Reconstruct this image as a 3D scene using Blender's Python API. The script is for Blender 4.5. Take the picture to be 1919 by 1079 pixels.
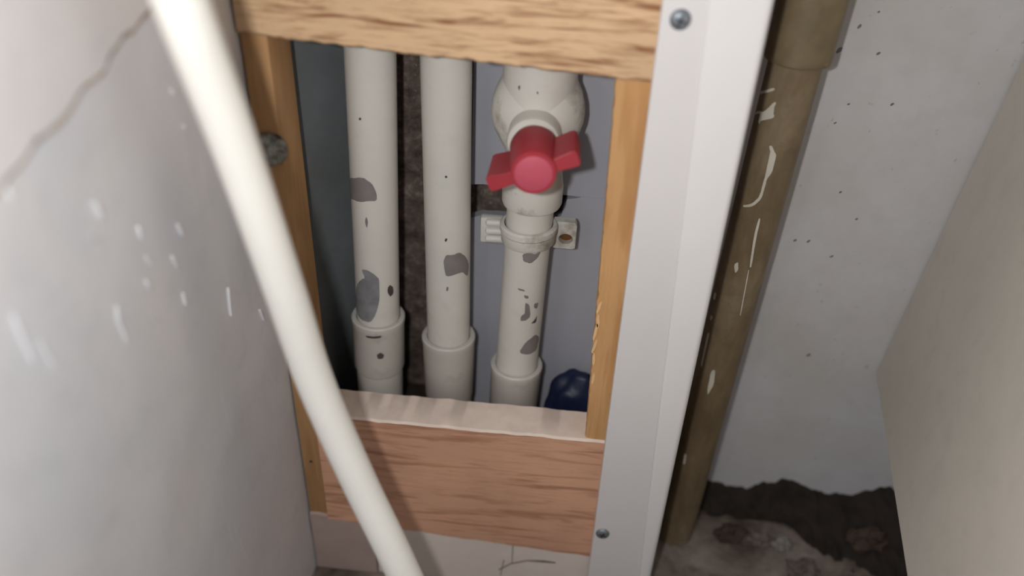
import bpy, bmesh, math, random
from mathutils import Vector, Matrix, noise
random.seed(7)
for o in list(bpy.data.objects):
    bpy.data.objects.remove(o, do_unlink=True)
S = bpy.context.scene
COL = S.collection
R = math.radians

# ---------------------------------------------------------------- camera
cam = bpy.data.cameras.new('camera')
cam_o = bpy.data.objects.new('camera', cam)
COL.objects.link(cam_o)
right = Vector((.99510, .08780, .04539))
down = Vector((.08726, -.56482, -.82059))
fwd = Vector((-.04641, .82053, -.56972))
EYE = Vector((0, 0, .66))
M = Matrix((right, -down, -fwd)).transposed().to_4x4()
M.translation = EYE
cam_o.matrix_world = M
cam.sensor_fit = 'HORIZONTAL'
cam.sensor_width = 36
cam.lens = 36 * 1500 / 1919
cam.clip_start = .01
cam.dof.use_dof = True
cam.dof.focus_distance = .65
cam.dof.aperture_fstop = 2.3
S.camera = cam_o

# ---------------------------------------------------------------- light
w = bpy.data.worlds.new('world'); S.world = w
w.use_nodes = True
bg = w.node_tree.nodes['Background']
bg.inputs[0].default_value = (.93, .96, 1, 1)
bg.inputs[1].default_value = .17
def lamp(name, loc, energy, radius, color=(1, 1, 1)):
    l = bpy.data.lights.new(name, 'POINT'); l.energy = energy; l.shadow_soft_size = radius; l.color = color
    o = bpy.data.objects.new(name, l); COL.objects.link(o); o.location = loc
    return o
# the phone's own torch, beside its lens
lamp('phone_torch', EYE - right * .048 + fwd * .004 - down * .01, 6.2, .009, (1, 1, .985))
S.view_settings.view_transform = 'Standard'
S.view_settings.look = 'None'
S.view_settings.exposure = 0
S.view_settings.gamma = 1
S.view_settings.use_curve_mapping = False

# ---------------------------------------------------------------- materials
def srgb(r, g, b):
    def f(c):
        c /= 255
        return c / 12.92 if c <= .04045 else ((c + .055) / 1.055) ** 2.4
    return (f(r), f(g), f(b), 1)

class Mat:
    def __init__(self, name, rough=.6, metal=0, spec=.4):
        self.m = bpy.data.materials.new(name); self.m.use_nodes = True
        self.t = self.m.node_tree
        self.b = self.t.nodes['Principled BSDF']
        self.b.inputs['Roughness'].default_value = rough
        self.b.inputs['Metallic'].default_value = metal
        self.b.inputs['Specular IOR Level'].default_value = spec
        self.co = self.t.nodes.new('ShaderNodeTexCoord').outputs['Object']
    def node(self, k, **kw):
        n = self.t.nodes.new(k)
        for a, v in kw.items():
            setattr(n, a, v)
        return n
    def mapped(self, scale=(1, 1, 1), rot=(0, 0, 0), loc=(0, 0, 0)):
        n = self.node('ShaderNodeMapping')
        n.inputs['Scale'].default_value = scale; n.inputs['Rotation'].default_value = rot; n.inputs['Location'].default_value = loc
        self.t.links.new(self.co, n.inputs[0])
        return n.outputs[0]
    def noise(self, scale, detail=4, rough=.55, vec=None, dist=0):
        n = self.node('ShaderNodeTexNoise')
        n.inputs['Scale'].default_value = scale; n.inputs['Detail'].default_value = detail
        n.inputs['Roughness'].default_value = rough; n.inputs['Distortion'].default_value = dist
        self.t.links.new(vec or self.co, n.inputs['Vector'])
        return n.outputs['Fac']
    def ramp(self, fac, stops):
        n = self.node('ShaderNodeValToRGB')
        e = n.color_ramp.elements
        while len(e) < len(stops): e.new(.5)
        for i, (p, c) in enumerate(stops):
            e[i].position = p; e[i].color = c if len(c) == 4 else (*c, 1)
        self.t.links.new(fac, n.inputs[0])
        return n.outputs[0]
    def mix(self, fac, a, b, mode='MIX'):
        n = self.node('ShaderNodeMix', data_type='RGBA', blend_type=mode)
        for i, v in ((0, fac), (6, a), (7, b)):
            if hasattr(v, 'is_linked'): self.t.links.new(v, n.inputs[i])
            else: n.inputs[i].default_value = v
        return n.outputs[2]
    def color(self, c):
        if hasattr(c, 'is_linked'): self.t.links.new(c, self.b.inputs['Base Color'])
        else: self.b.inputs['Base Color'].default_value = c
        return self
    def bump(self, fac, strength=.3, dist=.001):
        n = self.node('ShaderNodeBump')
        n.inputs['Strength'].default_value = strength; n.inputs['Distance'].default_value = dist
        self.t.links.new(fac, n.inputs['Height']); self.t.links.new(n.outputs[0], self.b.inputs['Normal'])
        return self

W0 = (0, 0, 0, 1); W1 = (1, 1, 1, 1)
def g(v, a=1): return (v, v, v, a)

def plain(name, col, rough=.5, var=.12, scale=30, bump=0, metal=0, spec=.4):
    m = Mat(name, rough, metal, spec)
    n = m.noise(scale)
    lo = tuple(c * (1 - var) for c in col[:3]) + (1,); hi = tuple(min(1, c * (1 + var)) for c in col[:3]) + (1,)
    m.color(m.ramp(n, [(.3, lo), (.7, hi)]))
    if bump: m.bump(m.noise(scale * 6), bump, .0005)
    return m.m

def wood(name, light, dark, axis, streak=.5, tilt=0, scale=1., fine=.35):
    """grain stretched along axis 'x' or 'z'"""
    m = Mat(name, .72, 0, .25)
    st = (14, 60, 150) if axis == 'x' else (150, 60, 12)
    v = m.mapped(tuple(s * scale for s in st), (0, R(tilt), 0))
    big = m.noise(1., 3, .6, v, .6)
    fn = m.noise(2.8, 5, .7, v, .3)
    soft = m.noise(14, 2)
    base = m.mix(m.ramp(soft, [(.3, W0), (.7, W1)]), light, tuple(c * .82 for c in light[:3]) + (1,))
    c = m.mix(m.ramp(big, [(.50, W0), (.66, g(streak))]), base, dark)
    c = m.mix(m.ramp(fn, [(.52, W0), (.75, g(fine))]), c, dark)
    m.color(c); m.bump(fn, .25, .0006)
    return m.m

WALL_L = srgb(187, 186, 189)
def wall_mat(name, base, warm, streaks=0, specks=0):
    m = Mat(name, .75, 0, .25)
    c = m.mix(m.ramp(m.noise(9, 5, .6), [(.35, W0), (.68, W1)]), base, warm)
    c = m.mix(m.ramp(m.noise(45, 4, .65), [(.5, W0), (.8, g(.35))]), c, tuple(x * .78 for x in base[:3]) + (1,))
    if streaks:
        v = m.mapped((1, 95, 9))
        c = m.mix(m.ramp(m.noise(1, 5, .7, v, .5), [(.6, W0), (.8, g(streaks))]), c, srgb(238, 236, 238))
    if specks:
        c = m.mix(m.ramp(m.noise(130, 2, .5), [(.70, W0), (.76, g(specks))]), c, srgb(95, 92, 92))
    m.color(c); m.bump(m.noise(120, 6, .7), .15, .0008)
    return m.m

M_wall_left = wall_mat('grey_cement_left', srgb(206, 206, 211), srgb(214, 211, 212), streaks=.3)
M_plaster = wall_mat('grey_plaster_skin', srgb(210, 207, 209), srgb(218, 212, 210), streaks=.25)
M_wall_back = wall_mat('grey_cement_back', srgb(204, 202, 205), srgb(192, 188, 184), specks=.25)
M_wall_right = wall_mat('grey_beige_panel', srgb(204, 198, 188), srgb(212, 205, 194))
M_seam = plain('brown_seam', srgb(176, 162, 150), .9, .15, 60)
M_smear = plain('pale_plaster_smear', srgb(217, 216, 219), .8, .05)
M_speck = plain('dark_paint_speck', srgb(116, 113, 114), .8, .2)
M_board = plain('lilac_grey_board', srgb(172, 172, 181), .7, .05, 12)
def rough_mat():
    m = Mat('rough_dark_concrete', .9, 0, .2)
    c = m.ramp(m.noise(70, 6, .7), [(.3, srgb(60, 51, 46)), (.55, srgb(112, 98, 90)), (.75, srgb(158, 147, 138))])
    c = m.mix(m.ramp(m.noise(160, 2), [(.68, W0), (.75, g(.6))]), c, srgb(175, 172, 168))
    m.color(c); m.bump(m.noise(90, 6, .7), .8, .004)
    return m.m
M_rough = rough_mat()
def floor_mat():
    m = Mat('dirty_floor_cement', .8, 0, .25)
    c = m.ramp(m.noise(11, 6, .62, None, .4), [(.36, srgb(78, 66, 58)), (.5, srgb(130, 118, 108)), (.68, srgb(162, 150, 140))])
    c = m.mix(m.ramp(m.noise(50, 5, .7), [(.5, W0), (.75, g(.5))]), c, srgb(50, 42, 36))
    m.color(c); m.bump(m.noise(60, 6, .7), .5, .003)
    return m.m
M_floor = floor_mat()
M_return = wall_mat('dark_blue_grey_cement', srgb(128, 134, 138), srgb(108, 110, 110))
M_dirt_shade = plain('wet_dirt_with_shade', srgb(44, 35, 29), .85, .4, 60, .6)  # dirt colour taken very dark so it carries the shade too
M_plinth = wall_mat('grey_beige_cement_plinth', srgb(238, 226, 218), srgb(226, 212, 202))
M_plinth_b = wall_mat('brown_grey_mortar', srgb(186, 166, 159), srgb(172, 148, 140))
M_rail_top = wood('pale_pine_streaked', srgb(222, 186, 148), srgb(142, 96, 64), 'x', .95, 5, 1., .7)
M_rail_low = wood('brown_pine', srgb(230, 178, 148), srgb(146, 96, 66), 'x', .62, 4, .7, .35)
M_dust = plain('pale_dusty_board_edge', srgb(238, 220, 208), .8, .12, 40, .2)
M_post_r = wood('honey_pine', srgb(214, 166, 114), srgb(178, 124, 74), 'z', .5, 0, .6)
M_post_l = wood('brown_lath', srgb(192, 150, 106), srgb(148, 104, 64), 'z', .4, 0, .6)
M_splint = plain('torn_wood_fibre', srgb(232, 192, 140), .8, .1)
M_pole = plain('cream_plastic', srgb(238, 235, 228), .45, .03, 20)
def pipe_mat(name, col, stain, amt=.35, sc=38, th=.57):
    m = Mat(name, .42, 0, .4)
    c = m.mix(m.ramp(m.noise(16, 4, .6), [(.35, W0), (.7, W1)]), col, tuple(x * .93 for x in col[:3]) + (1,))
    c = m.mix(m.ramp(m.noise(sc, 5, .65), [(th, W0), (th + .18, g(amt))]), c, stain)
    m.color(c); m.bump(m.noise(25, 3), .06, .001)
    return m.m
M_pipe = pipe_mat('off_white_pipe', srgb(216, 213, 206), srgb(186, 178, 168), .3)
M_sock = pipe_mat('off_white_socket', srgb(202, 198, 192), srgb(140, 132, 126), .5)
M_valve = pipe_mat('off_white_valve', srgb(215, 212, 205), srgb(112, 100, 80), .85, 24, .52)
M_bare = plain('grey_bare_patch', srgb(128, 123, 122), .6, .1, 90)
M_bare_b = plain('blue_grey_dirt_patch', srgb(132, 132, 136), .7, .2, 90)
M_mark = plain('dark_dirt_mark', srgb(74, 68, 66), .8, .2)
M_hair = plain('brown_hairline', srgb(132, 118, 110), .9, .15)
M_red = plain('red_plastic', srgb(166, 54, 64), .5, .06, 40)
M_red_lit = plain('lit_red_face', srgb(190, 82, 100), .55, .05, 40)  # paler red paints the brightly lit front of the hub
M_trim = plain('white_pvc', srgb(226, 222, 222), .38, .02, 8)
M_trim_b = plain('white_pvc_flange', srgb(234, 231, 230), .36, .02, 8)
M_metal = plain('zinc_screw', srgb(142, 148, 156), .5, .25, 260, .3, .7)
M_metal_d = plain('recess_shade', srgb(52, 56, 62), .5, .1, 200, 0, .6)
M_bolt = plain('mortar_spattered_bolt', srgb(138, 136, 128), .45, .75, 160, .8, .5)
def brown_mat():
    m = Mat('stained_brown_pipe', .5, 0, .4)
    v = m.mapped((26, 26, 7))
    c = m.ramp(m.noise(1, 5, .65, v, .4), [(.3, srgb(98, 82, 60)), (.5, srgb(122, 105, 80)), (.72, srgb(146, 131, 108))])
    c = m.mix(m.ramp(m.noise(55, 5, .7), [(.5, W0), (.72, g(.55))]), c, srgb(96, 82, 64))
    m.color(c); m.bump(m.noise(60, 5), .25, .001)
    return m.m
M_brown = brown_mat()
M_brown_s = plain('olive_brown_socket', srgb(120, 105, 80), .5, .25, 35, .3)
M_drip_glint = plain('white_drip_and_glint', srgb(206, 200, 186), .7, .08)
M_navy = plain('navy_plastic', srgb(26, 34, 62), .45, .25, 60)
M_hole = plain('rusty_brown_fastener', srgb(112, 74, 40), .7, .3, 200, 0, .2)
M_rub = [plain('brown_grey_rubble', srgb(112, 102, 94), .85, .25, 70, .6), plain('dark_brown_rubble', srgb(72, 58, 48), .85, .3, 70, .6),
         plain('pale_rubble', srgb(140, 134, 128), .85, .2, 70, .6)]

# ---------------------------------------------------------------- mesh helpers
def obj(name, bm, mat, parent=None, smooth=None, base=(0, 0, 0)):
    """one mesh object; verts are in world metres, stored about base"""
    base = Vector(base)
    if parent is not None and parent.type == 'EMPTY': base = Vector(parent.location)
    elif parent is not None and parent.parent is not None: base = Vector(parent.parent.location)
    bmesh.ops.translate(bm, verts=bm.verts, vec=-base)
    if smooth is not None:
        a = R(smooth)
        for f in bm.faces: f.smooth = True
        for e in bm.edges:
            if len(e.link_faces) == 2:
                try: e.smooth = e.calc_face_angle(0) < a
                except ValueError: pass
    me = bpy.data.meshes.new(name); bm.to_mesh(me); bm.free()
    for mm in (mat if isinstance(mat, list) else [mat]): me.materials.append(mm)
    o = bpy.data.objects.new(name, me); COL.objects.link(o)
    if parent is None: o.location = base
    else: o.parent = parent
    return o
def thing(name, label, cat, loc, group=None):
    o = bpy.data.objects.new(name, None); COL.objects.link(o); o.location = loc
    o.empty_display_size = .02
    return tag(o, label, cat, group)
def tag(o, label, cat, group=None):
    o['label'] = label; o['category'] = cat
    if group: o['group'] = group
    return o
def struct(o):
    o['kind'] = 'structure'; return o

def box(bm, lo, hi, bev=0, seg=2):
    r = bmesh.ops.create_cube(bm, size=1)
    vs = r['verts']
    lo, hi = Vector(lo), Vector(hi)
    for v in vs: v.co = Vector(((lo[i] + hi[i]) / 2 + v.co[i] * (hi[i] - lo[i]) for i in range(3)))
    if bev:
        es = {e for v in vs for e in v.link_edges}
        bmesh.ops.bevel(bm, geom=list(es), offset=bev, segments=seg, affect='EDGES', profile=.6)
    return bm
def frame_of(d):
    d = d.normalized(); a = Vector((0, 0, 1)) if abs(d.z) < .9 else Vector((1, 0, 0))
    x = a.cross(d).normalized(); return x, d.cross(x)
def lathe(bm, prof, o=(0, 0, 0), axis=(0, 0, 1), n=48, closed=False):
    """prof: (radius, distance along axis); ends capped unless closed ring profile"""
    o = Vector(o); d = Vector(axis).normalized(); x, y = frame_of(d)
    rings = []
    for r, h in prof:
        rings.append([bm.verts.new(o + d * h + (x * math.cos(2 * math.pi * k / n) + y * math.sin(2 * math.pi * k / n)) * r) for k in range(n)])
    pairs = list(zip(rings, rings[1:])) + ([(rings[-1], rings[0])] if closed else [])
    for a, b in pairs:
        for k in range(n):
            bm.faces.new((a[k], a[(k + 1) % n], b[(k + 1) % n], b[k]))
    if not closed:
        bm.faces.new(rings[0][::-1]); bm.faces.new(rings[-1])
    bmesh.ops.recalc_face_normals(bm, faces=bm.faces)
    return bm
def tube(bm, pts, r, n=32, sub=8):
    P = [Vector(p) for p in pts]; C = []
    for i in range(len(P) - 1):
        p0 = P[max(i - 1, 0)]; p1 = P[i]; p2 = P[i + 1]; p3 = P[min(i + 2, len(P) - 1)]
        for k in range(sub):
            t = k / sub
            C.append(.5 * (2 * p1 + (p2 - p0) * t + (2 * p0 - 5 * p1 + 4 * p2 - p3) * t * t + (3 * p1 - p0 - 3 * p2 + p3) * t ** 3))
    C.append(P[-1])
    rings = []
    for i, c in enumerate(C):
        d = (C[min(i + 1, len(C) - 1)] - C[max(i - 1, 0)]).normalized()
        x = Vector((1, 0, 0)); x = (x - d * x.dot(d)).normalized(); y = d.cross(x)
        rings.append([bm.verts.new(c + (x * math.cos(2 * math.pi * k / n) + y * math.sin(2 * math.pi * k / n)) * r) for k in range(n)])
    for a, b in zip(rings, rings[1:]):
        for k in range(n): bm.faces.new((a[k], a[(k + 1) % n], b[(k + 1) % n], b[k]))
    bm.faces.new(rings[0][::-1]); bm.faces.new(rings[-1])
    bmesh.ops.recalc_face_normals(bm, faces=bm.faces)
    return bm
def prism(bm, poly, y0, y1, plane='xz'):
    """polygon (u,v) extruded; plane xz runs along y, plane yz along x"""
    def P(u, v, t): return (u, t, v) if plane == 'xz' else (t, u, v)
    a = [bm.verts.new(P(u, v, y0)) for u, v in poly]; b = [bm.verts.new(P(u, v, y1)) for u, v in poly]
    n = len(poly)
    fa = bm.faces.new(a); fb = bm.faces.new(b[::-1])
    for k in range(n): bm.faces.new((a[k], b[k], b[(k + 1) % n], a[(k + 1) % n]))
    bmesh.ops.triangulate(bm, faces=[fa, fb])
    bmesh.ops.recalc_face_normals(bm, faces=bm.faces)
    return bm
def patch_bm(poly, a, b, r, lift=.0004):
    """a thin flake wrapped round the pipe from a to b; poly in (degrees round from the front, z)"""
    a, b = Vector(a), Vector(b)
    bm = bmesh.new()
    # smooth the outline a little, then wrap
    pts = []
    n = len(poly)
    for i in range(n):
        p, q = Vector(poly[i]), Vector(poly[(i + 1) % n])
        pts += [p * .82 + q * .18, p * .5 + q * .5 + Vector((random.uniform(-1.0, 1.0), random.uniform(-.0005, .0005))) * .5, p * .18 + q * .82]
    f = bm.faces.new([bm.verts.new((t / 1000, 0, z)) for t, z in pts])
    bmesh.ops.triangulate(bm, faces=[f])
    for _ in range(2):
        long = [e for e in bm.edges if abs(e.verts[0].co.x - e.verts[1].co.x) > .006]
        if long: bmesh.ops.subdivide_edges(bm, edges=long, cuts=1); bmesh.ops.triangulate(bm, faces=bm.faces)
    rr = r + lift
    for v in bm.verts:
        th = v.co.x * 1000; z = v.co.z
        c = a + (b - a) * ((z - a.z) / (b.z - a.z))
        v.co = Vector((c.x + math.sin(R(th)) * rr, c.y - math.cos(R(th)) * rr, z))
    bmesh.ops.recalc_face_normals(bm, faces=bm.faces)
    if sum(f.normal.y for f in bm.faces) > 0: bmesh.ops.reverse_faces(bm, faces=bm.faces)
    return bm
def along(a, b, z):
    a, b = Vector(a), Vector(b)
    return a + (b - a) * ((z - a.z) / (b.z - a.z))
def jag(x, s=1, k=90): return noise.noise(Vector((x * k, s * 7.3, s))) 
def ragged_board(lo_pts, hi_pts, y0, y1, amp, step=.004, seed=1, top_amp=0):
    """a board lying along x, front y0, back y1, lower edge lo(x), upper edge hi(x), with a torn lower edge"""
    (xa, za), (xb, zb) = lo_pts; (_, ha), (_, hb) = hi_pts
    n = int((xb - xa) / step); bm = bmesh.new(); cols = []
    for i in range(n + 1):
        t = i / n; x = xa + (xb - xa) * t
        zl = za + (zb - za) * t + amp * jag(x, seed) + amp * .5 * jag(x, seed + 3, 300)
        zh = ha + (hb - ha) * t + top_amp * jag(x, seed + 5)
        zl2 = za + (zb - za) * t + amp * jag(x, seed + 8)
        e = .0018
        prof = [(y0 + e, zl), (y0, zl + e), (y0, zl + (zh - zl) * .5), (y0, zh - e), (y0 + e, zh), (y1 - e, zh + top_amp * jag(x, seed + 6)), (y1, zh - e), (y1, zl2 + e), (y1 - e, zl2)]
        cols.append([bm.verts.new((x, y, z)) for y, z in prof])
    m = len(cols[0])
    for a, b in zip(cols, cols[1:]):
        for k in range(m): bm.faces.new((a[k], a[(k + 1) % m], b[(k + 1) % m], b[k]))
    bm.faces.new(cols[0][::-1]); bm.faces.new(cols[-1])
    bmesh.ops.recalc_face_normals(bm, faces=bm.faces)
    return bm
def lump(bm, c, size, seed, rough=.35, sub=3, flat=.0):
    r = bmesh.ops.create_icosphere(bm, subdivisions=sub, radius=1)
    for v in r['verts']:
        d = v.co.normalized()
        q = Vector((round(d.x * 1.6) / 1.6, round(d.y * 1.6) / 1.6, round(d.z * 1.6) / 1.6))
        d2 = d.lerp(q, .45)
        k = 1 + rough * noise.noise(d * 1.7 + Vector((seed, 0, 0))) + rough * .4 * noise.noise(d * 5 + Vector((0, seed, 0)))
        v.co = Vector((c[i] + d2[i] * k * size[i] for i in range(3)))
    return bm

# ---------------------------------------------------------------- the setting
XL = -.216; FZ = -.06
# left wall: a slab running past the timber into the pipe recess
bm = bmesh.new()
ny, nz = 60, 60
grid = [[bm.verts.new((XL + .0012 * noise.noise(Vector((0, y * 18, z * 18))), y, z)) for z in [FZ - .05 + (1.0 - FZ) * j / nz for j in range(nz + 1)]]
        for y in [-.35 + 1.05 * i / ny for i in range(ny + 1)]]
for i in range(ny):
    for j in range(nz): bm.faces.new((grid[i][j], grid[i + 1][j], grid[i + 1][j + 1], grid[i][j + 1]))
ext = bmesh.ops.extrude_face_region(bm, geom=list(bm.faces))
for v in [e for e in ext['geom'] if isinstance(e, bmesh.types.BMVert)]: v.co.x = XL - .03
bmesh.ops.recalc_face_normals(bm, faces=bm.faces)
wall_left = struct(obj('wall_left', bm, M_wall_left, None, 40))
crack = [(.2547, .5082), (.262, .5096), (.2732, .5111), (.2845, .5152), (.2983, .5159), (.3057, .5169), (.3122, .5191), (.3249, .5228), (.3437, .5235),
         (.3496, .5285), (.3657, .5328), (.3764, .5329), (.387, .5356), (.3999, .5386), (.4162, .5438)]
crack = [(-.34, .492), (-.1, .500), (.1, .503), (.2, .5065)] + crack + [(.44, .549), (.485, .556)]
fine = []
for (ya, za), (yb, zb) in zip(crack, crack[1:]):
    n = max(2, int((yb - ya) / .004))
    for k in range(n):
        t = k / n; y = ya + (yb - ya) * t
        fine.append((y, za + (zb - za) * t + .0009 * jag(y, 2, 140)))
fine.append(crack[-1])
# the plaster coat above the crack stands proud of the wall
bm = bmesh.new()
prism(bm, fine + [(.485, .94), (-.34, .94)], XL - .002, XL + .0030, 'yz')
struct(obj('plaster_coat', bm, M_plaster, wall_left))
bm = bmesh.new()
wid = lambda y: .0022 + .0022 * max(0, noise.noise(Vector((y * 34, 3, 1)))) + .0006
prism(bm, [(y, z + .001) for y, z in fine] + [(y, z - wid(y)) for y, z in fine[::-1]], XL - .002, XL + .0018, 'yz')
struct(obj('crack_seam', bm, M_seam, wall_left))
smears = [(.3129, .4702, .3157, .4606), (.3026, .4589, .3069, .4528), (.3418, .4404, .3422, .4337), (.3353, .3882, .3413, .38), (.4251, .3442, .4216, .3244),
          (.468, .2951, .4714, .2825), (.367, .4065, .3699, .3973), (.369, .379, .3692, .3711), (.3801, .42, .3832, .411), (.2502, .4368, .2536, .4191),
          (.3064, .4145, .3075, .4053), (.3417, .4224, .3447, .4154), (.4099, .4677, .4111, .4655), (.4039, .4911, .4053, .4884), (.2623, .5036, .2623, .5001),
          (.3047, .4108, .3068, .392), (.2418, .4573, .2432, .4308), (.3363, .4106, .3391, .4034)]
bm = bmesh.new()
for i, (ya, za, yb, zb) in enumerate(smears):
    c = Vector(((ya + yb) / 2, (za + zb) / 2)); h = Vector((yb - ya, zb - za)); L = h.length / 2 + .0007; h.normalize(); s = Vector((-h.y, h.x))
    wd = .0004 + .0005 * random.random()
    ring = []
    for k in range(10):
        t = 2 * math.pi * k / 10; q = c + h * (math.cos(t) * L) + s * (math.sin(t) * wd * random.uniform(.6, 1.2))
        ring.append((q.x, q.y))
    prism(bm, ring, XL - .001, XL + .0019, 'yz')
sm = struct(obj('plaster_smears', bm, M_smear, wall_left)); sm['kind'] = 'stuff'

bm = bmesh.new()
rows = []
for j in range(81):
    z = FZ - .03 + .98 * j / 80
    rows.append([bm.verts.new((x + .0012 * noise.noise(Vector((x * 60, 1, z * 9))), y, z)) for x, y in ((-.2175, .552), (-.2140, .552), (-.2080, .575), (-.1950, .602), (-.1800, .625), (-.1700, .660), (-.2175, .665))])
for a, b in zip(rows, rows[1:]):
    for k in range(7): bm.faces.new((a[k], a[(k + 1) % 7], b[(k + 1) % 7], b[k]))
bm.faces.new(rows[0][::-1]); bm.faces.new(rows[-1]); bmesh.ops.recalc_face_normals(bm, faces=bm.faces)
struct(obj('cement_return', bm, M_return, wall_left, 60))
# back wall right of the boxing, and the rough recess wall behind the pipes
bm = bmesh.new(); box(bm, (.0955, .64, FZ - .06), (.62, .68, .95))
wall_back = struct(obj('wall_back', bm, M_wall_back))
specks = [(.2091, .4679, .0029), (.2391, .4676, .0017), (.222, .4086, .0013), (.1934, .3112, .0033), (.2191, .4872, .002), (.2621, .4279, .0017), (.2281, .4252, .0013),
          (.2171, .2951, .0019), (.229, .2952, .0019), (.2531, .2816, .0019), (.2616, .1663, .0026), (.1998, .4975, .0012), (.1909, .284, .0015), (.2641, .3218, .0014), (.2301, .4988, .0012), (.2434, .3464, .0014)]
bm = bmesh.new()
for x, z, r in specks:
    an = random.uniform(.5, 1.1)
    ring = []
    for k in range(9):
        t = 2 * math.pi * k / 9; u = math.cos(t) * r * random.uniform(.8, 1.1); v = math.sin(t) * r * .5 * random.uniform(.7, 1.2)
        ring.append((x + u * math.cos(an) - v * math.sin(an), z + u * math.sin(an) + v * math.cos(an)))
    prism(bm, ring, .6394, .641)
sp = obj('paint_specks', bm, M_speck, wall_back); sp['kind'] = 'stuff'
bm = bmesh.new()
nx, nz = 70, 130
grid = []
for i in range(nx + 1):
    x = XL - .02 + (.095 + .02 - XL) * i / nx; row = []
    for j in range(nz + 1):
        z = FZ - .06 + (.95 - FZ + .06) * j / nz; p = Vector((x, 0, z))
        row.append(bm.verts.new((x, .650 + .005 * noise.fractal(p * 26, .8, 2, 4) + .003 * noise.noise(p * 120), z)))
    grid.append(row)
for i in range(nx):
    for j in range(nz): bm.faces.new((grid[i][j], grid[i + 1][j], grid[i + 1][j + 1], grid[i][j + 1]))
ext = bmesh.ops.extrude_face_region(bm, geom=list(bm.faces))
for v in [e for e in ext['geom'] if isinstance(e, bmesh.types.BMVert)]: v.co.y = .71
bmesh.ops.recalc_face_normals(bm, faces=bm.faces)
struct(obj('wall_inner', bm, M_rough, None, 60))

# right-hand panel wall, its lower edge ending above the rubble
bm = bmesh.new()
A0, A = Vector((.3467, .6385, .4756)), Vector((.3315, .6385, .1504)); d = Vector((.2877, .3996, .1504)) - A
top = A + (A0 - A) * 2.4; F = A + d * 2.3; Ft = top + d * 2.3
nrm = Vector((.98, -.18, 0)) * .022
q = [A, A + d * .5, F, Ft, top]
fr = [bm.verts.new(p) for p in q]; bk = [bm.verts.new(p + nrm) for p in q]
bm.faces.new(fr); bm.faces.new(bk[::-1])
for k in range(5): bm.faces.new((fr[k], bk[k], bk[(k + 1) % 5], fr[(k + 1) % 5]))
bmesh.ops.recalc_face_normals(bm, faces=bm.faces)
bmesh.ops.bevel(bm, geom=list(bm.edges), offset=.0015, segments=2, affect='EDGES')
struct(obj('wall_right', bm, M_wall_right, None, 35))

# floor
bm = bmesh.new()
nx, ny = 110, 110
grid = []
for i in range(nx + 1):
    x = XL - .02 + .86 * i / nx; row = []
    for j in range(ny + 1):
        y = -.35 + 1.04 * j / ny; p = Vector((x, y, 0))
        z = FZ + .004 * noise.noise(p * 14) + .0025 * noise.fractal(p * 50, .8, 2, 4)
        if x > .12: z -= .014 * max(0, noise.noise(p * 11 + Vector((3, 1, 0)))) * min(1, (x - .12) / .08)
        row.append(bm.verts.new((x, y, z)))
    grid.append(row)
for i in range(nx):
    for j in range(ny): bm.faces.new((grid[i][j], grid[i + 1][j], grid[i + 1][j + 1], grid[i][j + 1]))
ext = bmesh.ops.extrude_face_region(bm, geom=list(bm.faces))
for v in [e for e in ext['geom'] if isinstance(e, bmesh.types.BMVert)]: v.co.z = FZ - .05
bmesh.ops.recalc_face_normals(bm, faces=bm.faces)
struct(obj('floor', bm, M_floor, None, 50))
# cement footing the timber stands on, and the mortar bed behind it
bm = ragged_board([(-.150, FZ - .03), (.085, FZ - .03)], [(-.150, .020), (.085, .0015)], .503, .56, .002, seed=4, top_amp=.001)
footing = struct(obj('wall_footing', bm, M_plinth, None, 40))
bm = ragged_board([(-.2145, FZ - .03), (-.1515, FZ - .03)], [(-.2145, .024), (-.1515, .020)], .5015, .56, .002, seed=9, top_amp=.0015)
struct(obj('mortar_block', bm, M_plinth_b, footing, 40))
bm = bmesh.new()
lines = [((-.0135, .004), (-.0132, -.024)), ((-.0215, -.020), (-.024, -.045))]
for (xa, za), (xb, zb) in lines:
    prism(bm, [(xa - .0004, za), (xa + .0004, za), (xb + .0003, zb), (xb - .0003, zb)], .5022, .506)
arc = [(-.026, -.036), (-.014, -.024), (.002, -.0165), (.018, -.0145), (.030, -.0155)]
prism(bm, [(x, z + .0006) for x, z in arc] + [(x, z - .0006) for x, z in arc[::-1]], .5022, .506)
struct(obj('hairline_cracks', bm, M_hair, footing))
bm = bmesh.new()
grid = []
for i in range(41):
    x = XL + .31 * i / 40
    grid.append([bm.verts.new((x, .562 + .1 * j / 12, .075 + .006 * noise.noise(Vector((x * 40, j * .7, 2))))) for j in range(13)])
for i in range(40):
    for j in range(12): bm.faces.new((grid[i][j], grid[i + 1][j], grid[i + 1][j + 1], grid[i][j + 1]))
ext = bmesh.ops.extrude_face_region(bm, geom=list(bm.faces))
for v in [e for e in ext['geom'] if isinstance(e, bmesh.types.BMVert)]: v.co.z = FZ - .04
bmesh.ops.recalc_face_normals(bm, faces=bm.faces)
struct(obj('floor_mortar_bed', bm, M_dirt_shade, None, 50))

# ---------------------------------------------------------------- timber frame
fr = thing('timber_frame', 'rough pine timber frame round the pipe opening, tan boards nailed into a rectangle', 'wooden frame', (-.08, .52, .0))
bm = ragged_board([(-.2145, .4925), (.075, .4795)], [(-.2145, .66), (.075, .648)], .500, .534, .0016, seed=2)
obj('rail', bm, M_rail_top, fr, 40)['label'] = 'pale streaky upper board'
bm = ragged_board([(-.196, .018), (.075, .0005)], [(-.196, .159), (.075, .1600)], .500, .537, .0014, seed=6, top_amp=.0012)
for f in bm.faces: f.material_index = 1 if f.normal.z > .6 else 0
obj('rail', bm, [M_rail_low, M_dust], fr, 40)['label'] = 'brown lower board with pale top edge'
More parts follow.
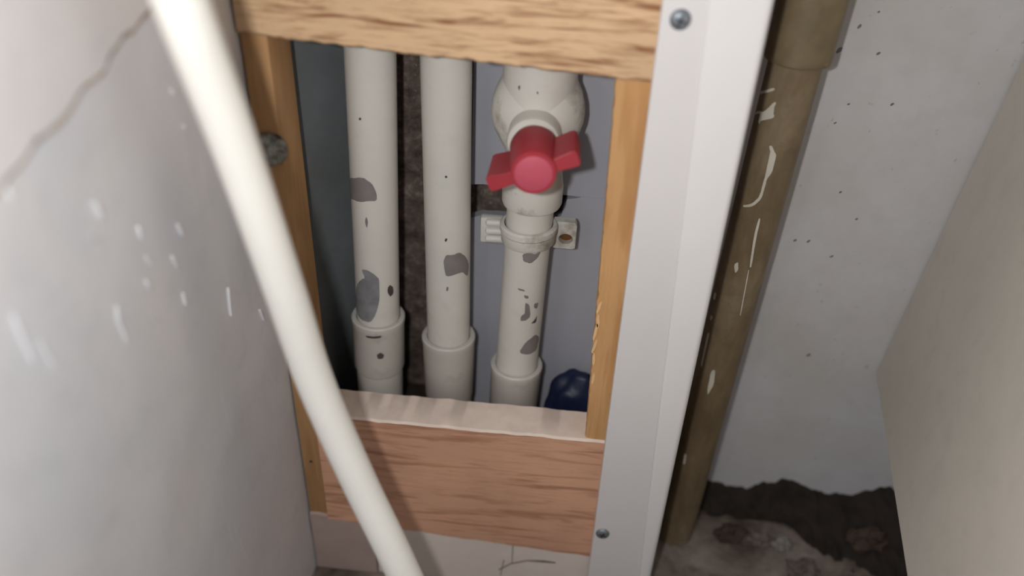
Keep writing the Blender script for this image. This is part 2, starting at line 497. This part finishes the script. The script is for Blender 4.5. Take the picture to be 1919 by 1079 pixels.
# left upright, edge on
bm = bmesh.new(); box(bm, (-.2145, .5035, .022), (-.1962, .546, .66), .0012)
obj('post', bm, M_post_l, fr, 40)
# right upright with a torn left edge
bm = bmesh.new()
rows = []
for i in range(171):
    z = .1585 + (.66 - .1585) * i / 170
    xe = .0410 + (.0312 - .0410) * (z - .212) / (.479 - .212)
    torn = 1 if .2 < z < .33 else .25
    e1 = torn * .0016 * jag(z, 3, 130) + .0004 * jag(z, 5, 400)
    e2 = .0006 * jag(z, 8, 90)
    rows.append([bm.verts.new(p) for p in ((xe + e1, .5035, z), (xe + .006, .5020, z), (.074, .5020, z), (.074, .545, z), (xe + .002 + e2, .545, z), (xe + e1 - .0006, .507, z))])
for a, b in zip(rows, rows[1:]):
    for k in range(6): bm.faces.new((a[k], a[(k + 1) % 6], b[(k + 1) % 6], b[k]))
bm.faces.new(rows[0][::-1]); bm.faces.new(rows[-1]); bmesh.ops.recalc_face_normals(bm, faces=bm.faces)
obj('post', bm, M_post_r, fr, 50)
for x, z, L, a in ((.0395, .300, .009, 10), (.0402, .287, .011, -6), (.0393, .276, .014, 5), (.0400, .262, .012, 9), (.0408, .249, .010, -5), (.0424, .228, .009, 3)):
    bm = bmesh.new()
    prism(bm, [(-.0011, -L / 2), (.0002, -L / 2 - .002), (.0010, -L * .1), (.0006, L / 2), (-.0004, L / 2 + .002), (-.0013, L * .2)], -.0008, .0012)
    bmesh.ops.rotate(bm, verts=bm.verts, cent=(0, 0, 0), matrix=Matrix.Rotation(R(a), 3, 'Y'))
    bmesh.ops.translate(bm, verts=bm.verts, vec=(x, .5030, z))
    obj('splinter', bm, M_splint, fr)
# round bolt head on the left upright
bm = bmesh.new()
lathe(bm, [(.0118, 0), (.0125, .002), (.0118, .0045), (.0085, .0068), (.004, .008), (.0008, .0083)], (-.2035, .5036, .412), (0, -1, 0), 28)
for v in bm.verts:
    v.co += Vector((1, 1, 1)) * .0007 * noise.noise(v.co * 300)
obj('bolt_head', bm, M_bolt, fr, 50)['label'] = 'round grey bolt head half behind the cream tube'
for x, y, z in ((-.2065, .5035, .095), (.058, .5020, .3005)):
    bm = bmesh.new(); lathe(bm, [(.0014, 0), (.0016, .0004), (.0009, .0008)], (x, y, z), (0, -1, 0), 12)
    obj('nail', bm, M_mark, fr, 40)

# ---------------------------------------------------------------- white trim over the right side
tr = thing('trim_board', 'white plastic trim strip screwed upright beside the timber opening', 'trim strip', (.09, .495, FZ + .012))
def strip(x0b, x0t, x1b, x1t, y0, y1, rl, rr):
    """upright strip whose edges run slightly out of plumb"""
    bm = bmesh.new(); rows = []
    for i in range(25):
        z = FZ + .012 + (.70 - FZ) * i / 24; t = (z + .03) / .56
        a = x0b + (x0t - x0b) * t; b = x1b + (x1t - x1b) * t
        prof = [(a, y1)]
        for k in range(5): th = math.pi / 2 * k / 4; prof.append((a + rl - rl * math.cos(th), y0 + rl - rl * math.sin(th)))
        for k in range(7): th = math.pi / 2 * k / 6; prof.append((b - rr + rr * math.sin(th), y0 + rr - rr * math.cos(th)))
        prof.append((b, y1))
        rows.append([bm.verts.new((x, y, z)) for x, y in prof])
    n = len(rows[0])
    for a, b in zip(rows, rows[1:]):
        for k in range(n): bm.faces.new((a[k], a[(k + 1) % n], b[(k + 1) % n], b[k]))
    bm.faces.new(rows[0][::-1]); bm.faces.new(rows[-1]); bmesh.ops.recalc_face_normals(bm, faces=bm.faces)
    return bm
obj('flat_web', strip(.0628, .0521, .1130, .0795, .4925, .4998, .0012, .001), M_trim, tr, 40)
obj('raised_flange', strip(.1128, .0790, .1232, .1167, .4905, .4998, .0015, .005), M_trim_b, tr, 40)
def pan_screw(c):
    bm = bmesh.new()
    lathe(bm, [(.0062, 0), (.0064, .0006), (.0058, .0019), (.0042, .0028), (.0022, .0032), (.0004, .0033)], c, (0, -1, 0), 32)
    s = obj('screw', bm, M_metal, tr, 40); s['label'] = 'round zinc cross-slot screw'
    bm = bmesh.new()
    c = Vector(c)
    for a in (20, 110):
        b2 = bmesh.new(); box(b2, (-.0034, -.0035, -.0006), (.0034, -.0024, .0006), .0002, 1)
        bmesh.ops.rotate(b2, verts=b2.verts, cent=(0, 0, 0), matrix=Matrix.Rotation(R(a), 3, 'Y'))
        bmesh.ops.translate(b2, verts=b2.verts, vec=c)
        tmp = bpy.data.meshes.new('t'); b2.to_mesh(tmp); b2.free(); bm.from_mesh(tmp); bpy.data.meshes.remove(tmp)
    obj('cross_slot', bm, M_metal_d, s)  # dark bars painted for the shade inside the cut slot
pan_screw((.0640, .4926, .5235)); pan_screw((.0696, .4926, .0490))

# ---------------------------------------------------------------- lilac backing board with a broken slot
bm = bmesh.new()
def lerp_pts(P, x):
    for (xa, za), (xb, zb) in zip(P, P[1:]):
        if x <= xb: return za + (zb - za) * (x - xa) / (xb - xa)
    return P[-1][1]
s_top = [(-.0752, .3365), (-.05, .338), (-.02, .337), (0, .3335), (.0195, .3330), (.092, .3330)]
s_bot = [(-.0752, .303), (-.066, .3062), (-.045, .307), (0, .309), (.0055, .313), (.0075, .3290), (.0195, .3322), (.020, .3329), (.092, .3329)]
xs = [-.0752 + .002 * k for k in range(49)] + [.0215, .03, .06, .092]
xs = sorted(set(round(x, 5) for x in xs))
for part in (0, 1):
    rows = []
    for x in xs:
        zt = (lerp_pts(s_top, x), .95) if part == 0 else (FZ, lerp_pts(s_bot, x))
        e = .0006 * jag(x, 4, 260) if x < .02 else 0
        zt = (zt[0] + (e if part == 0 else 0), zt[1] + (e if part else 0))
        rows.append([bm.verts.new(p) for p in ((x, .618, zt[0]), (x, .618, zt[1]), (x, .628, zt[1]), (x, .628, zt[0]))])
    for a, b in zip(rows, rows[1:]):
        for k in range(4): bm.faces.new((a[k], a[(k + 1) % 4], b[(k + 1) % 4], b[k]))
    bm.faces.new(rows[0][::-1]); bm.faces.new(rows[-1])
bmesh.ops.recalc_face_normals(bm, faces=bm.faces)
tag(obj('backing_board', bm, M_board, None, None, (0, .623, FZ)), 'lilac grey backing board with a broken dark slot behind the red valve', 'board')

# ---------------------------------------------------------------- the pipes
PATCH = {
'p1A': [(-66.9, .3602), (-12.9, .3676), (8.5, .3627), (18.9, .3535), (18.4, .3468), (-1.8, .3467), (-23.1, .3442), (-43.8, .3436), (-66.7, .3408)],
'p1B': [(-27.1, .2787), (-8.3, .2794), (6.5, .2762), (19.5, .2705), (14.9, .2628), (19.5, .2507), (7.1, .2324), (-7.9, .2235), (-39.9, .2234), (-74.2, .2282), (-51.3, .2578), (-24.9, .2696), (-14, .2700), (-22.6, .2743)],
'p1C': [(46.6, .2623), (57.0, .2584), (58.5, .2513), (47.5, .2491), (39.8, .2547), (40.1, .2598)],
'p1D': [(-7.2, .3322), (-3.6, .3273), (-7.0, .3206), (-11.9, .3269)],
'p1s': [(-16.4, .4169), (-11.1, .4173), (-11.3, .4151), (-16.7, .4148)],
'c1a': [(-15.6, .2116), (2.4, .2119), (19.5, .2129), (18.2, .2105), (2.3, .2095), (-12.0, .2096)],
'c1b': [(8.0, .191), (16.1, .1933), (24.1, .1902), (21.6, .186), (10.0, .1859)],
'p2A': [(-2.0, .2953), (4.8, .3019), (23.3, .3015), (39.0, .3029), (58.4, .296), (74.4, .2845), (68.7, .2735), (47.3, .2821), (33.0, .2821), (4.2, .28), (.4, .2869)],
'p2s': [(3.9, .3179), (9.1, .3174), (5.1, .3143), (1.2, .3158)],
'p2t': [(5.3, .2696), (9.3, .2696), (9.2, .2657), (3.8, .2651)],
'p2u': [(4.2, .3746), (9.1, .3746), (9.1, .3728), (4.2, .3727)],
'p3cl': [(-8.3, .3087), (7.9, .3110), (15, .3098), (22.8, .3090), (38.8, .3106), (31.2, .3050), (14.0, .3000), (-4.5, .3020)],
'p3g': [(1.2, .2965), (12, .2985), (22.4, .2973), (35.9, .291), (25.5, .2854), (4.7, .287)],
'p3a': [(-12.9, .2746), (3.6, .2738), (6.8, .2717), (-9.7, .2726)],
'p3b': [(4.8, .2683), (15.9, .2671), (16.6, .2643), (6.9, .265)],
'p3c': [(9.2, .2605), (20.9, .2579), (27.1, .2449), (16.4, .2409), (1.3, .2403), (1.6, .2455), (13.0, .2496)],
'p3d': [(34.3, .258), (48.4, .2573), (44.9, .2509), (34.0, .2535)],
'p3e': [(29.2, .2365), (41.3, .2398), (47.4, .2436), (46.3, .2356)],
'p3f': [(4.5, .205), (20.5, .2169), (48.7, .2226), (70.5, .2139), (61.5, .2017), (32.0, .2012)],
'br1': [(-103.8, .4461), (-60.5, .4534), (-45.3, .4568), (-43.8, .4549), (-58.6, .4516), (-89.7, .4458)],
'br2': [(-103.7, .4289), (-70.0, .4359), (-57.0, .4364), (-37.5, .447), (-32.1, .4463), (-42.9, .4373), (-30.6, .4378), (-30.8, .4349), (-60.2, .4292), (-60.6, .4262), (-68.9, .428), (-53.7, .4331), (-69.6, .4339), (-103.8, .4269)],
'br3': [(-25.2, .4136), (-19.4, .4137), (-13.5, .4101), (-5.6, .4071), (-5.7, .4004), (-5.1, .3928), (-12.6, .3864), (-12.1, .3786), (-13.0, .3692), (-26.2, .3613), (-48.4, .3573), (-51.3, .3588), (-30.1, .3633), (-17.9, .3712), (-18.4, .3791), (-18.0, .3874), (-11.9, .3942), (-11.6, .4023), (-13.7, .4071), (-21.2, .4096)],
'br4': [(-7.9, .3522), (-3.7, .3515), (-2.6, .3367), (4.8, .306), (-.3, .3059), (-8.6, .3364)],
'br5': [(-78.9, .2669), (-66.5, .2699), (-65.7, .2621), (-76.3, .2607)],
'br6': [(-68.2, .2452), (-59.2, .2462), (-61.2, .241), (-68.4, .2404)],
'br7': [(-64.4, .227), (-55.9, .2279), (-56.2, .2057), (-54.6, .1883), (-60.2, .1895), (-62.3, .2073)],
'br8': [(-26.7, .1906), (-16.6, .1933), (-10.9, .1759), (-20.1, .1615), (-24.3, .1689)],
'br9': [(-1.2, .3032), (1.4, .3033), (10.3, .2564), (7.5, .2565)],
'br10': [(-36.6, .3049), (-28.0, .3088), (-23.2, .3014), (-28.5, .297)],
'br11': [(-42.5, .0786), (-36.0, .0803), (-32.8, .0658), (-40.0, .0655)],
}
def pipe_line(a, b, z0, z1, r, n=48):
    bm = bmesh.new(); p, q = along(a, b, z0), along(a, b, z1)
    return lathe(bm, [(r, 0), (r, (q - p).length)], p, q - p, n)
def socket(a, b, z0, z1, r, rin, parent, step=None):
    """a coupling: rim lip on top, open mouth round the pipe"""
    p = along(a, b, z0); q = along(a, b, z1); L = (q - p).length
    rb = step or r * .97
    prof = [(rin + .0002, L - .006), (rin + .0006, L - .0004), (r - .0012, L), (r, L - .0012), (r, L - .006), (r - .0006, L - .0075), (rb, .004), (rb - .001, .0012), (rin + .0002, 0)]
    return obj('socket', lathe(bmesh.new(), prof, p, q - p, 48, closed=True), M_sock, parent, 40)
RP = .0193; BZ = .079
# left supply pipe
L1 = ((-.1460, .575, .5), (-.1549, .575, .155))
t1 = thing('water_pipe', 'off-white upright pipe on the left of the opening, grey peeled patch on its front', 'pipe', along(*L1, BZ), 'off-white pipes in the opening')
obj('pipe', pipe_line(*L1, BZ, .93, RP), M_pipe, t1, 40)
socket(*L1, .158, .219, .0242, RP, t1)
obj('lower_pipe', pipe_line(*L1, BZ, .160, .0216), M_sock, t1, 40)
for k, m in (('p1A', M_bare), ('p1B', M_bare_b), ('p1C', M_mark), ('p1D', M_bare), ('p1s', M_mark)):
    obj('peeled_patch', patch_bm(PATCH[k], *L1, RP), m, t1, 60)
for k in ('c1a', 'c1b'): obj('dirt_mark', patch_bm(PATCH[k], *L1, .0240), M_mark, t1, 60)
# middle supply pipe
L2 = ((-.0905, .575, .47), (-.0885, .575, .2))
t2 = thing('water_pipe', 'off-white upright pipe in the middle of the opening, angular grey patch low on its right', 'pipe', along(*L2, BZ), 'off-white pipes in the opening')
obj('pipe', pipe_line(*L2, BZ, .93, RP), M_pipe, t2, 40)
socket(*L2, .13, .2035, .0245, RP, t2, .0228)
obj('lower_pipe', pipe_line(*L2, BZ, .131, .0216), M_sock, t2, 40)
for k, m in (('p2A', M_bare), ('p2s', M_mark), ('p2t', M_bare), ('p2u', M_mark)):
    obj('peeled_patch', patch_bm(PATCH[k], *L2, RP), m, t2, 60)
# valve riser
L3 = ((-.0205, .575, .37), (-.0245, .575, .17))
t3 = thing('valve_pipe', 'off-white pipe with bulbous ball valve and red butterfly handle', 'valve', along(*L3, BZ))
obj('pipe', pipe_line(*L3, BZ, .36, RP), M_pipe, t3, 40)
socket(*L3, .10, .177, .0242, RP, t3, .0228)
VC = Vector((-.0203, .575, .4235))
body = obj('valve_body', lathe(bmesh.new(), [(.0195, -.076), (.0205, -.0775), (.0235, -.0765), (.0245, -.074), (.0245, -.060), (.0235, -.054), (.0225, -.046), (.0225, -.036), (.0240, -.029), (.0290, -.0200), (.0330, -.0125), (.0352, -.004), (.0357, .003), (.0348, .011), (.0322, .0195), (.0290, .026), (.0275, .030), (.0270, .034), (.0268, .05)], VC, (0, 0, 1), 64), M_valve, t3, 35)
for v in body.data.vertices:
    k = max(0, min(1, (v.co.z + t3.location.z - VC.z + .040) / .02))
    v.co.y *= 1 - .20 * k
obj('upper_neck', lathe(bmesh.new(), [(.0200, -.006), (.0262, -.003), (.0278, .003), (.0279, .030), (.0275, .50), (.0262, .502)], VC, (0, 0, 1), 64), M_pipe, t3, 40)
NK = (VC + Vector((0, 0, -1)), VC + Vector((0, 0, 1)))
for k, r_ in (([(-31, .4525), (-28, .4540), (-27, .4520), (-29, .4495)], .0279), ([(-2, .4505), (-.5, .4515), (1, .4505), (0, .4492)], .0279)):
    obj('dirt_mark', patch_bm(k, *NK, r_), M_mark, t3, 60)
# boss the stem comes out of
obj('stem_collar', lathe(bmesh.new(), [(.0197, 0), (.0197, .0190), (.0188, .0212), (.0150, .0215), (.0148, .034), (.005, .0345)], VC + Vector((0, -.022, -.0055)), (.0, -1, 0), 48), M_valve, t3, 35)
# handle: hub and two wings, turned anticlockwise
h = obj('handle', lathe(bmesh.new(), [(.0170, 0), (.0172, .001), (.0167, .014), (.0157, .036), (.0154, .0392), (.0149, .0400), (.0005, .0402)], VC + Vector((.0010, -.0545, -.0035)), (.055, -1, 0), 48), M_red, t3, 35)
h['label'] = 'red butterfly handle'
hc = VC + Vector((.0022, -.0745, -.0050))
def wing(side):
    bm = bmesh.new()
    # outline in the handle plane: u along the wing, t thickness; flares towards the tip; extruded along y
    pts = [(.010, -.0050), (.0165, -.0046), (.0300, -.0060), (.0325, -.0050), (.0325, .0046), (.0300, .0058), (.0165, .0046), (.010, .0050)]
    a, b = [], []
    for u, t in pts:
        uu = u * side
        a.append(bm.verts.new((uu, -.0160 + (.0015 if u > .029 else 0), t)))
        b.append(bm.verts.new((uu * (.97 if u > .02 else 1), .0215, t)))
    bm.faces.new(a); bm.faces.new(b[::-1])
    for k in range(8): bm.faces.new((a[k], b[k], b[(k + 1) % 8], a[(k + 1) % 8]))
    bmesh.ops.recalc_face_normals(bm, faces=bm.faces)
    bmesh.ops.bevel(bm, geom=list(bm.edges), offset=.0007, segments=2, affect='EDGES')
    bmesh.ops.rotate(bm, verts=bm.verts, cent=(0, 0, 0), matrix=Matrix.Rotation(R(-23), 3, 'Y'))
    bmesh.ops.translate(bm, verts=bm.verts, vec=hc)
    return bm
for s in (-1, 1): obj('wing', wing(s), M_red, h, 40)
obj('lit_face_disc', lathe(bmesh.new(), [(.0128, 0), (.0128, .0007), (.0122, .0011), (.0004, .0012)], VC + Vector((.0010 + .0022, -.0946, -.0035)), (.055, -1, 0), 48), M_red_lit, h, 40)  # added disc, its paler red stands for light on the hub face
for k, m in (('p3a', M_bare), ('p3b', M_bare), ('p3c', M_bare), ('p3d', M_bare), ('p3e', M_mark), ('p3f', M_bare)):
    obj('dirt_mark', patch_bm(PATCH[k], *L3, RP), m, t3, 60)

# ---------------------------------------------------------------- wall clip round the valve pipe
ck = thing('pipe_clip', 'off-white plastic clip with two ears gripping the pipe under the red valve', 'pipe clip', (-.022, .60, .30))
pc = along(*L3, .3200)
obj('ring', lathe(bmesh.new(), [(.0201, -.0085), (.0218, -.0085), (.0228, -.0070), (.0229, .001), (.0240, .0025), (.0240, .0068), (.0226, .0082), (.0204, .0082), (.0201, .006)], pc, (-.02, 0, 1), 48, closed=True), M_valve, ck, 35)
bm = bmesh.new(); box(bm, (-.038, .5968, .3135), (-.006, .6178, .3265), .0015)
obj('saddle', bm, M_valve, ck, 40)
EC = Vector((.0101, 0, .3100))
X0, X1, Z0, Z1 = -.0010, .0186, .3005, .3262
n = 32; Y0 = .5835
bm = bmesh.new()
rin = [bm.verts.new((EC.x + .0060 * math.cos(2 * math.pi * k / n), Y0, EC.z + .0050 * math.sin(2 * math.pi * k / n))) for k in range(n)]
def sq(k):
    a = 2 * math.pi * k / n; c, q = math.cos(a), math.sin(a)
    tx = ((X1 if c > 0 else X0) - EC.x) / c if abs(c) > 1e-6 else 9
    tz = ((Z1 if q > 0 else Z0) - EC.z) / q if abs(q) > 1e-6 else 9
    t = min(tx, tz); return (EC.x + t * c, Y0, EC.z + t * q)
ro = [bm.verts.new(sq(k)) for k in range(n)]
for k in range(n): bm.faces.new((ro[k], rin[k], rin[(k + 1) % n], ro[(k + 1) % n]))
ext = bmesh.ops.extrude_face_region(bm, geom=list(bm.faces))
for v in [e for e in ext['geom'] if isinstance(e, bmesh.types.BMVert)]: v.co.y = Y0 + .008
bmesh.ops.recalc_face_normals(bm, faces=bm.faces)
obj('ear', bm, M_valve, ck)
bm = bmesh.new(); lathe(bm, [(.0060, 0), (.0060, .0012), (.003, .0020), (.0004, .0022)], (EC.x, Y0 + .0072, EC.z), (0, -1, 0), 20)
for v in bm.verts: v.co.z = EC.z + (v.co.z - EC.z) * .82
obj('fastener', bm, M_hole, ck, 40)['label'] = 'rusty brown fastener in the hole'
bm = bmesh.new(); box(bm, (-.0630, Y0 + .001, .2990), (-.0400, Y0 + .009, .3235), .002)
obj('ear', bm, M_valve, ck, 40)
for z in (.3195, .3115, .3040):
    bm = bmesh.new(); lathe(bm, [(.0006, 0), (.0030, .001), (.0034, .003), (.0034, .0165), (.0026, .018), (.0004, .0185)], (-.0585, Y0 + .0006, z), (1, 0, .03), 16)
    obj('rib', bm, M_valve, ck, 40)
obj('dirt_mark', patch_bm(PATCH['p3cl'], *L3, RP), M_bare, t3, 60)

# ---------------------------------------------------------------- brown pipe outside the boxing
LB = ((.1643, .59, .4705), (.1610, .59, 0))
b1 = thing('waste_pipe', 'stained brown pipe standing against grey wall beside the white trim, white drips and painted highlights on it', 'pipe', along(*LB, FZ + .004))
obj('pipe', pipe_line(*LB, FZ + .004, .93, .0195), M_brown, b1, 40)
p, q = along(*LB, .474), along(*LB, .93); Lq = (q - p).length
bm = lathe(bmesh.new(), [(.0198, .0006), (.0232, 0), (.0243, .0012), (.0247, .006), (.0242, .012), (.0244, .03), (.0244, Lq)], p, q - p, 56)
for v in bm.verts:
    v.co += Vector((1, 1, .6)) * .0005 * noise.noise(v.co * 150)
obj('socket', bm, M_brown_s, b1, 40)['label'] = 'wider olive-brown socket at the top of the brown pipe'
lip = bmesh.new(); lump(lip, (.1800, .5760, .4775), (.005, .005, .0035), 3, .3, 2)
obj('glue_bead', lip, M_brown_s, b1, 60)
for k in ('br1', 'br2', 'br3', 'br4', 'br5', 'br6', 'br7', 'br8', 'br9', 'br10', 'br11'):
    obj('drip_glint', patch_bm(PATCH[k], *LB, .0195, .0005), M_drip_glint, b1, 60)  # dried drips, plus bright flakes painted as highlights on the pipe

# ---------------------------------------------------------------- cream tube leaning in front
pts = [(-.1668, .292, .710), (-.1660, .312, .635), (-.1642, .3307, .5617), (-.1609, .3522, .4870), (-.1501, .3619, .3948), (-.1395, .3655, .3202), (-.1156, .3574, .2450), (-.0861, .3398, .1823), (-.052, .318, .10), (-.025, .305, .02), (-.012, .300, FZ + .004)]
tag(obj('plastic_tube', tube(bmesh.new(), pts, .0118, 32, 10), M_pole, None, 60, pts[-1]), 'long cream plastic tube slanting across the front, blurred close to the lens', 'tube')

# ---------------------------------------------------------------- navy scrap and rubble
bm = bmesh.new(); r = bmesh.ops.create_icosphere(bm, subdivisions=4, radius=1)
for v in r['verts']:
    d = v.co.normalized(); k = 1 + .22 * noise.noise(d * 2.2 + Vector((5, 0, 0))) + .10 * abs(noise.noise(d * 6))
    v.co = Vector((.036 + d.x * k * .030, .592 + d.y * k * .018, .113 + d.z * k * .040))
tag(obj('plastic_scrap', bm, M_navy, None, 50, (.036, .592, .075)), 'crumpled navy blue plastic scrap at the foot of the opening, right of the valve pipe', 'scrap')
bm = bmesh.new()
ny = 160; rows = []
for i in range(ny + 1):
    x = .186 + .30 * i / ny; dip = .080 * max(0, min(1, (x - .285) / .05))  # wide dark lobe at right put in for the shaded hole by the panel
    rows.append([bm.verts.new((x, .645 - (.036 + dip) * t - .008 * noise.noise(Vector((x * 30, t * 3, 1))), FZ - .012 + .070 * (1 - t) ** 1.3 * (.85 + .22 * noise.noise(Vector((x * 16, 0, 4)))) + .006 * noise.noise(Vector((x * 60, t * 6, 2))) + .004 * noise.noise(Vector((x * 160, t * 16, 5))))) for t in [j / 28 for j in range(29)]])
for a, b in zip(rows, rows[1:]):
    for k in range(28): bm.faces.new((a[k], b[k], b[k + 1], a[k + 1]))
bmesh.ops.recalc_face_normals(bm, faces=bm.faces)
dm = obj('dirt_heap', bm, M_dirt_shade, None, 60); dm['kind'] = 'stuff'; tag(dm, 'dark damp dirt with shade in its colour, banked along the foot of the grey wall', 'dirt')
RUB = [((.358, .580, -.026), (.020, .012, .013), 1, 2, 'dark rubble lump lowest in the frame beneath the right panel'),
       ((.288, .548, -.047), (.017, .011, .010), 0, 1, 'broad brown-grey rubble lump in front of the dirt bank near the right panel'),
       ((.252, .586, -.050), (.012, .009, .009), 0, 3, 'small brown-grey stone before the dirt bank, midway along the wall'),
       ((.276, .582, -.050), (.009, .008, .008), 2, 5, 'small pale stone before the dirt bank'),
       ((.220, .588, -.048), (.015, .010, .011), 1, 6, 'dark rubble lump nearest the foot of the brown pipe')]
for i, (c, s, m, sd, lab) in enumerate(RUB):
    bm = bmesh.new(); lump(bm, c, s, sd * 3.1, .6, 3)
    tag(obj('rubble_chunk', bm, M_rub[m], None, 30, (c[0], c[1], c[2] - s[2])), lab, 'rubble', 'rubble on the floor')
